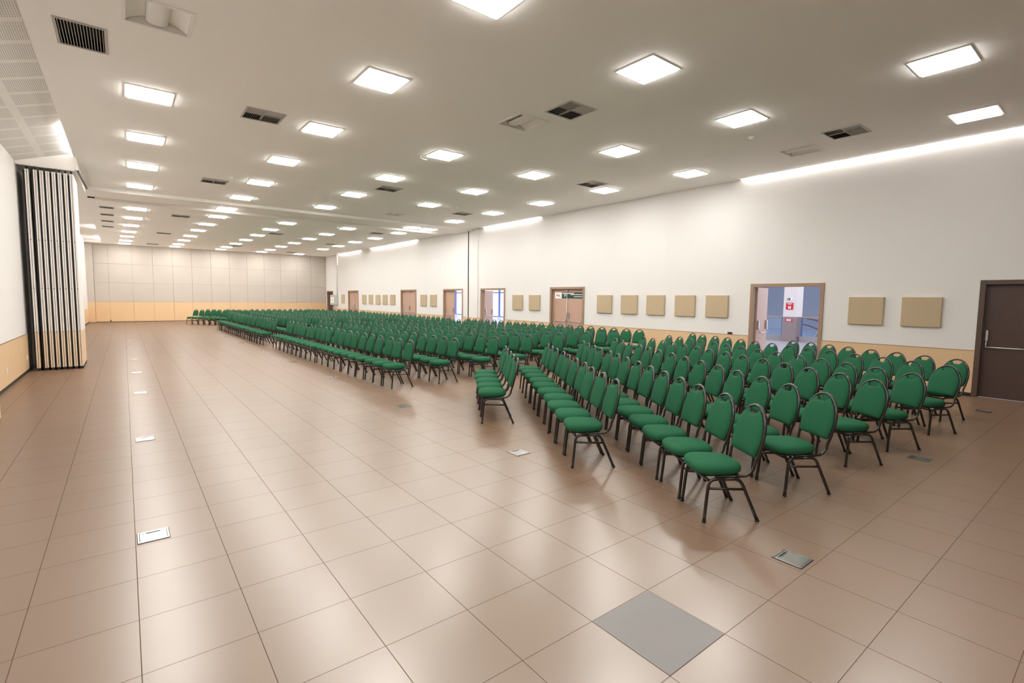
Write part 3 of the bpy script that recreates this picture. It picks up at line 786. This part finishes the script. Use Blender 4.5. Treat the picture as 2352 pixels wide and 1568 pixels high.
def hoop_mesh(nt=8, seg=14):
    m = MB(); pts = []
    zl = 0.368
    # along the seat, round the rear bend, up the back
    left = [(-0.13,-0.180,zl),(0.04,-0.188,zl)]
    for k in range(1,6):
        a = math.radians(90*k/5.0); left.append((0.085+0.105*math.sin(a), -0.190, zl+0.11*(1-math.cos(a))))
    for z in (0.54,0.60,HOOP_Z0): left.append((bx(z)+0.012, -hoop_half(z), z))
    arch = []
    for k in range(1,seg):
        a = math.radians(180*k/seg); y = -HOOP_W*math.cos(a); z = HOOP_Z0+(HOOP_TOP-HOOP_Z0)*math.sin(a)
        arch.append((bx(z)+0.012, y, z))
    right = [(x,-y,z) for x,y,z in reversed(left)]
    m.tube(left+arch+right, 0.0125, M['frame'], nt)
    return m
def leg_mesh(front, s, nt=8):
    m = MB()
    zt = 0.352
    if front: foot, knee, end = (-0.226, s*0.212, 0.0), (-0.200, s*0.204, 0.29), (-0.06, s*0.198, zt)
    else: foot, knee, end = (0.226, s*0.208, 0.0), (0.098, s*0.202, 0.285), (-0.06, s*0.198, zt)
    foot, knee, end = Vector(foot), Vector(knee), Vector(end)
    corner = Vector((knee.x+(0.004 if front else -0.024), knee.y, zt))
    pts = [foot+(knee-foot)*t for t in (0.04, 0.5, 1.0)]
    hv = Vector((corner.x+(0.062 if front else -0.055), end.y, zt))
    for t in (0.25,0.5,0.75,1.0): pts.append((1-t)**2*knee+2*t*(1-t)*corner+t*t*hv)
    pts.append(end)
    m.tube(pts, 0.0140, M['frame'], nt)
    m.tube([foot+Vector((0,0,0.0005)), foot+(knee-foot)*0.075], 0.0160, M['rubber'], nt)
    return m
def stretcher_mesh(s, nt=8):
    m = MB(); m.tube([(-0.200,s*0.205,0.278),(-0.05,s*0.203,0.272),(0.098,s*0.203,0.268)], 0.011, M['frame'], nt)
    return m
def pan_mesh():
    m = MB(); m.bbox((-0.24,-0.17,0.366),(0.08,0.17,0.3775),M['frame'],0.003)
    m.box((-0.205,-0.198,0.335),(-0.185,0.198,0.352),M['frame']); m.box((0.04,-0.19,0.345),(0.055,0.19,0.360),M['frame'])
    return m
CH = dict(seat=seat_mesh(), backrest=back_mesh(), back_frame=hoop_mesh(), seat_frame=pan_mesh())
def make_chair():
    r = empty('stacking_chair', (0,0,0))
    CH['seat'].build('seat', r); CH['backrest'].build('backrest', r)
    CH['back_frame'].build('back_frame', r); CH['seat_frame'].build('seat_frame', r)
    for fr in (True, False):
        for s in (-1, 1): leg_mesh(fr, s).build('leg', r)
    for s in (-1, 1): stretcher_mesh(s).build('stretcher', r)
    return r

# rows: (block, row number, index, x, y, rotation)
chairs = []
TOPSC = 1.0175
def add_row(block, row, near, far, n, jit=0.008):
    """near / far: plan positions of the middle of the hoop top of the first and last chair"""
    d = Vector((far[0]-near[0], far[1]-near[1])); L = d.length; d.normalize()
    fwd = Vector((-d.y, d.x)); rz = math.atan2(-d.x, d.y)
    rr = random.Random(hash((row, n, round(near[0],2))) & 0xffff)
    for i in range(n):
        p = (Vector(near)+d*(L*i/(n-1)))*TOPSC+fwd*0.29
        p += d*rr.uniform(-jit,jit)*0.5+fwd*rr.uniform(-0.018,0.018)
        chairs.append((block, row, i+1, n, p.x, p.y, rz+math.radians(rr.uniform(-1.2,1.2))))
NEAR = [((4.47,5.51),(5.42,7.04),5),((4.18,3.46),(6.42,6.98),10),((4.12,1.94),(7.47,7.07),14),((5.22,1.81),(8.60,7.16),14),((6.59,1.81),(9.66,7.19),14),((7.65,1.72),(10.60,7.14),14),((9.00,1.64),(11.86,7.30),14),((10.15,1.76),(11.70,4.75),8)]
for k, (a, c, n) in enumerate(NEAR): add_row('near angled block', k+1, a, c, n)
MX = [4.50,5.55,6.58,7.60,8.62,9.60,10.72,11.80]
for k, x in enumerate(MX): add_row('first straight block', k+1, (x+0.02,8.97), (x-0.04,17.88), 20)
for k, x in enumerate(MX): add_row('second straight block', k+1, (x-0.16,19.3), (x-0.18,29.17), 22)
MIR = 38.1
for k, (a, c, n) in enumerate(NEAR):
    if k == 0: continue
    if k == 1: a = (a[0]-0.72, a[1]-1.13); n = 13
    if k == 7: c = (12.1, 5.5); n = 10
    # mirrored: the row's first chair is the one toward the camera
    add_row('far angled block', k, (c[0],(MIR-c[1]*TOPSC)/TOPSC), (a[0],(MIR-a[1]*TOPSC)/TOPSC), n)
def weight(c):
    d = math.hypot(c[4], c[5])
    return d*(0.72 if (c[1] == 1 and c[0] != 'far angled block') else 1.0)
order = sorted(range(len(chairs)), key=lambda i: weight(chairs[i]))
named, rest = order[:300], order[300:]
proto = None
for i in named:
    blk, row, k, n, x, y, rz = chairs[i]
    if proto is None: o = proto = make_chair(); o.location = (x,y,0); o.rotation_euler = (0,0,rz)
    else: o = dup(proto, (x,y,0), rz)
    rowname = 'front row' if row == 1 else ORD[row]+' row'
    if blk == 'near angled block':
        lab = 'green padded chair, %s from the open end, %s of the near angled block' % (ORD[k], rowname)
    else:
        lab = 'green padded chair, %s from the gangway, %s of the %s' % (ORD[k], rowname, blk)
    tag(o, lab, 'chair', 'green chairs of the '+blk)
# the remaining small distant chairs
parts = [(seat_mesh(14), M['fabric']), (back_mesh(), M['fabric']), (hoop_mesh(5, 8), M['frame'])]
for fr in (True, False):
    for s in (-1, 1): parts.append((leg_mesh(fr, s, 5), M['frame']))
for s in (-1, 1): parts.append((stretcher_mesh(s, 5), M['frame']))
big = MB()
for i in rest:
    blk, row, k, n, x, y, rz = chairs[i]
    T = Matrix.Translation((x,y,0)) @ Matrix.Rotation(rz, 4, 'Z')
    for mb, mm in parts: big.add(mb.v, mb.f, mm, True, T)
tag(big.build('distant_chairs'), 'mass of small green chairs in the far rows of the hall', 'chairs', kind='stuff')

# ================================================================= FOYER beyond the doors
b = MB(); b.box((XW+0.151, -3, -0.12), (27.6, 62, -0.001), M['foyerfloor'])
tag(b.build('floor'), 'pale stone foyer floor seen through the open doors', 'floor', kind='structure')
b = MB(); b.box((29.0, 5.0, -2.5), (29.15, 14.1, 7.0), M['foyerwall'])
tag(b.build('wall_foyer'), 'blue-grey wall beyond the foyer void', 'wall', kind='structure')
r = empty('pillar', (23.75, 9.59, 0))
m = MB(); m.box((0,0,1.11),(0.62,0.56,5.0),M['column']); m.build('shaft', r)
m = MB(); m.box((-0.015,-0.015,0.0),(0.635,0.575,1.108),M['columnbase']); m.build('stone_base', r)
tag(r, 'square foyer column carrying the red hydrant sign', 'column', kind='structure')
r = empty('hydrant_sign', (23.75, 9.885, 1.59))
m = MB(); m.bbox((-0.012,-0.155,-0.155),(-0.0005,0.155,0.155),M['red'],0.003); m.build('plate', r)
m = MB()
m.box((-0.0135,-0.055,-0.125),(-0.0122,-0.020,0.01),M['signwhite']); m.box((-0.0135,0.020,-0.125),(-0.0122,0.055,0.01),M['signwhite']); m.box((-0.0135,-0.020,-0.075),(-0.0122,0.020,-0.042),M['signwhite']); m.build('letter_h', r)
m = MB(); m.box((-0.0135,-0.10,0.095),(-0.0122,0.10,0.12),M['signwhite']); m.box((-0.0135,-0.05,0.065),(-0.0122,0.05,0.082),M['pink']); m.build('caption', r)
tag(r, 'red square hydrant sign with white letter H on the foyer column', 'sign')
r = empty('exit_sign', (23.75, 9.885, 1.91))
m = MB(); m.bbox((-0.010,-0.13,-0.055),(-0.0005,0.13,0.055),M['signwhite'],0.002); m.build('plate', r)
m = MB(); m.box((-0.0115,-0.02,-0.05),(-0.0102,0.125,0.05),M['green']); m.build('green_field', r)
m = MB(); m.box((-0.0125,0.03,-0.016),(-0.0116,0.09,0.016),M['signwhite']); m.add([(-0.0125,0.115,0.0),(-0.0125,0.085,0.032),(-0.0125,0.085,-0.032)],[(0,1,2)],M['signwhite']); m.build('arrow', r)
m = MB(); m.tube([(-0.0115,-0.105,0.045),(-0.0115,-0.095,0.0),(-0.0115,-0.105,-0.045)],0.006,M['green'],5); m.build('figure', r)
tag(r, 'small green and white exit sign above the hydrant sign', 'sign')
r = empty('fire_label', (23.735, 9.885, 0.965))
m = MB(); m.bbox((-0.010,-0.155,-0.06),(-0.0005,0.155,0.06),M['red'],0.002); m.build('plate', r)
m = MB(); m.box((-0.0115,-0.10,0.012),(-0.0102,0.11,0.04),M['signwhite']); m.box((-0.0115,-0.10,-0.04),(-0.0102,0.11,-0.015),M['signwhite']); m.build('caption', r)
tag(r, 'small red label with two white lines low on the foyer column', 'sign')
def balustrade(x, y0, y1, lab):
    r = empty('balustrade', (x, (y0+y1)/2, 0)); h = (y1-y0)/2
    m = MB(); m.box((-0.10,-h,-0.0005),(0.10,h,0.25),M['foyerfloor']); m.build('kerb', r)
    m = MB(); m.box((-0.006,-h,0.251),(0.006,h,1.06),M['glass']); m.build('glass_pane', r)
    m = MB(); m.bbox((-0.04,-h,1.061),(0.04,h,1.11),M['doorframe'],0.008); m.build('handrail', r)
    m = MB(); n = max(2, int((y1-y0)/1.3))
    for q in range(n+1):
        yy = -h+0.05+(2*h-0.1)*q/n; m.box((-0.02,yy-0.02,0.251),(0.02,yy+0.02,1.06),M['mullion'])
    m.build('post', r)
    return tag(r, lab, 'balustrade', 'foyer glass balustrades')
balustrade(24.05, 10.25, 13.4, 'glass balustrade with brown rail left of the foyer column')
balustrade(24.05, 5.0, 9.5, 'glass balustrade with brown rail right of the foyer column')
r = empty('stair_handrail', (25.6, 9.4, 0))
m = MB(); m.tube([(0,0.9,1.05),(0,0.5,1.03),(0,0.0,0.92),(0,-1.2,0.45)],0.03,M['black'],8); m.build('rail', r)
m = MB(); m.tube([(0,0.9,0.78),(0,0.3,0.66),(0,-1.2,0.05)],0.03,M['black'],8); m.build('rail', r)
tag(r, 'dark sloping stair handrail behind the foyer glass', 'handrail')
# foyer glazing far left: mullioned windows
r = empty('window_1', (28.2, 0, 0))
m = MB()
y = 14.2
while y < 60: m.box((-0.06,y-0.09,0.0),(0.06,y+0.09,5.5),M['mullion']); y += 2.6
m.box((-0.05,14.1,2.28),(0.05,60,2.40),M['mullion']); m.box((-0.05,14.1,0.0),(0.05,60,0.12),M['mullion']); m.build('frame', r)
m = MB(); m.add([(0,14.1,0.12),(0,60,0.12),(0,60,5.4),(0,14.1,5.4)],[(0,1,2,3)],M['clear']); m.build('pane', r)
tag(r, 'tall blue-framed foyer windows full of daylight', 'window', kind='structure')

# ================================================================= WORLD, CAMERA
w = bpy.data.worlds.new('daylight'); scene.world = w; w.use_nodes = True
bg = w.node_tree.nodes['Background']; bg.inputs[0].default_value = (0.78, 0.84, 1.0, 1); bg.inputs[1].default_value = 1.1

cam = bpy.data.cameras.new('camera'); co = bpy.data.objects.new('camera', cam); C.objects.link(co)
R = ((0.7929260543760381,-0.6092137320228316,0.011265034685328308),(0.039598629555434445,0.06997109534063782,0.9967627573069544),(0.6080297861363204,0.7899130803649506,-0.07960593344327736))
mw = Matrix.Identity(4)
for i in range(3):
    mw[i][0] = R[0][i]; mw[i][1] = R[1][i]; mw[i][2] = -R[2][i]
mw.translation = Vector((0,0,1.78827))
co.matrix_world = mw
cam.sensor_fit = 'HORIZONTAL'; cam.sensor_width = 36.0
cam.lens = 1136.0647*36.0/2352.0
cam.shift_x = (1176-1160.3464)/2352.0
cam.shift_y = (776.1749-784)/2352.0
cam.clip_start = 0.05; cam.clip_end = 300
scene.camera = co

vs_ = scene.view_settings
scene.display_settings.display_device = 'sRGB'
vs_.view_transform = 'Standard'; vs_.look = 'None'; vs_.gamma = 1.0; vs_.use_curve_mapping = False
vs_.exposure = 1.2
scene.cycles.max_bounces = 10; scene.cycles.diffuse_bounces = 7
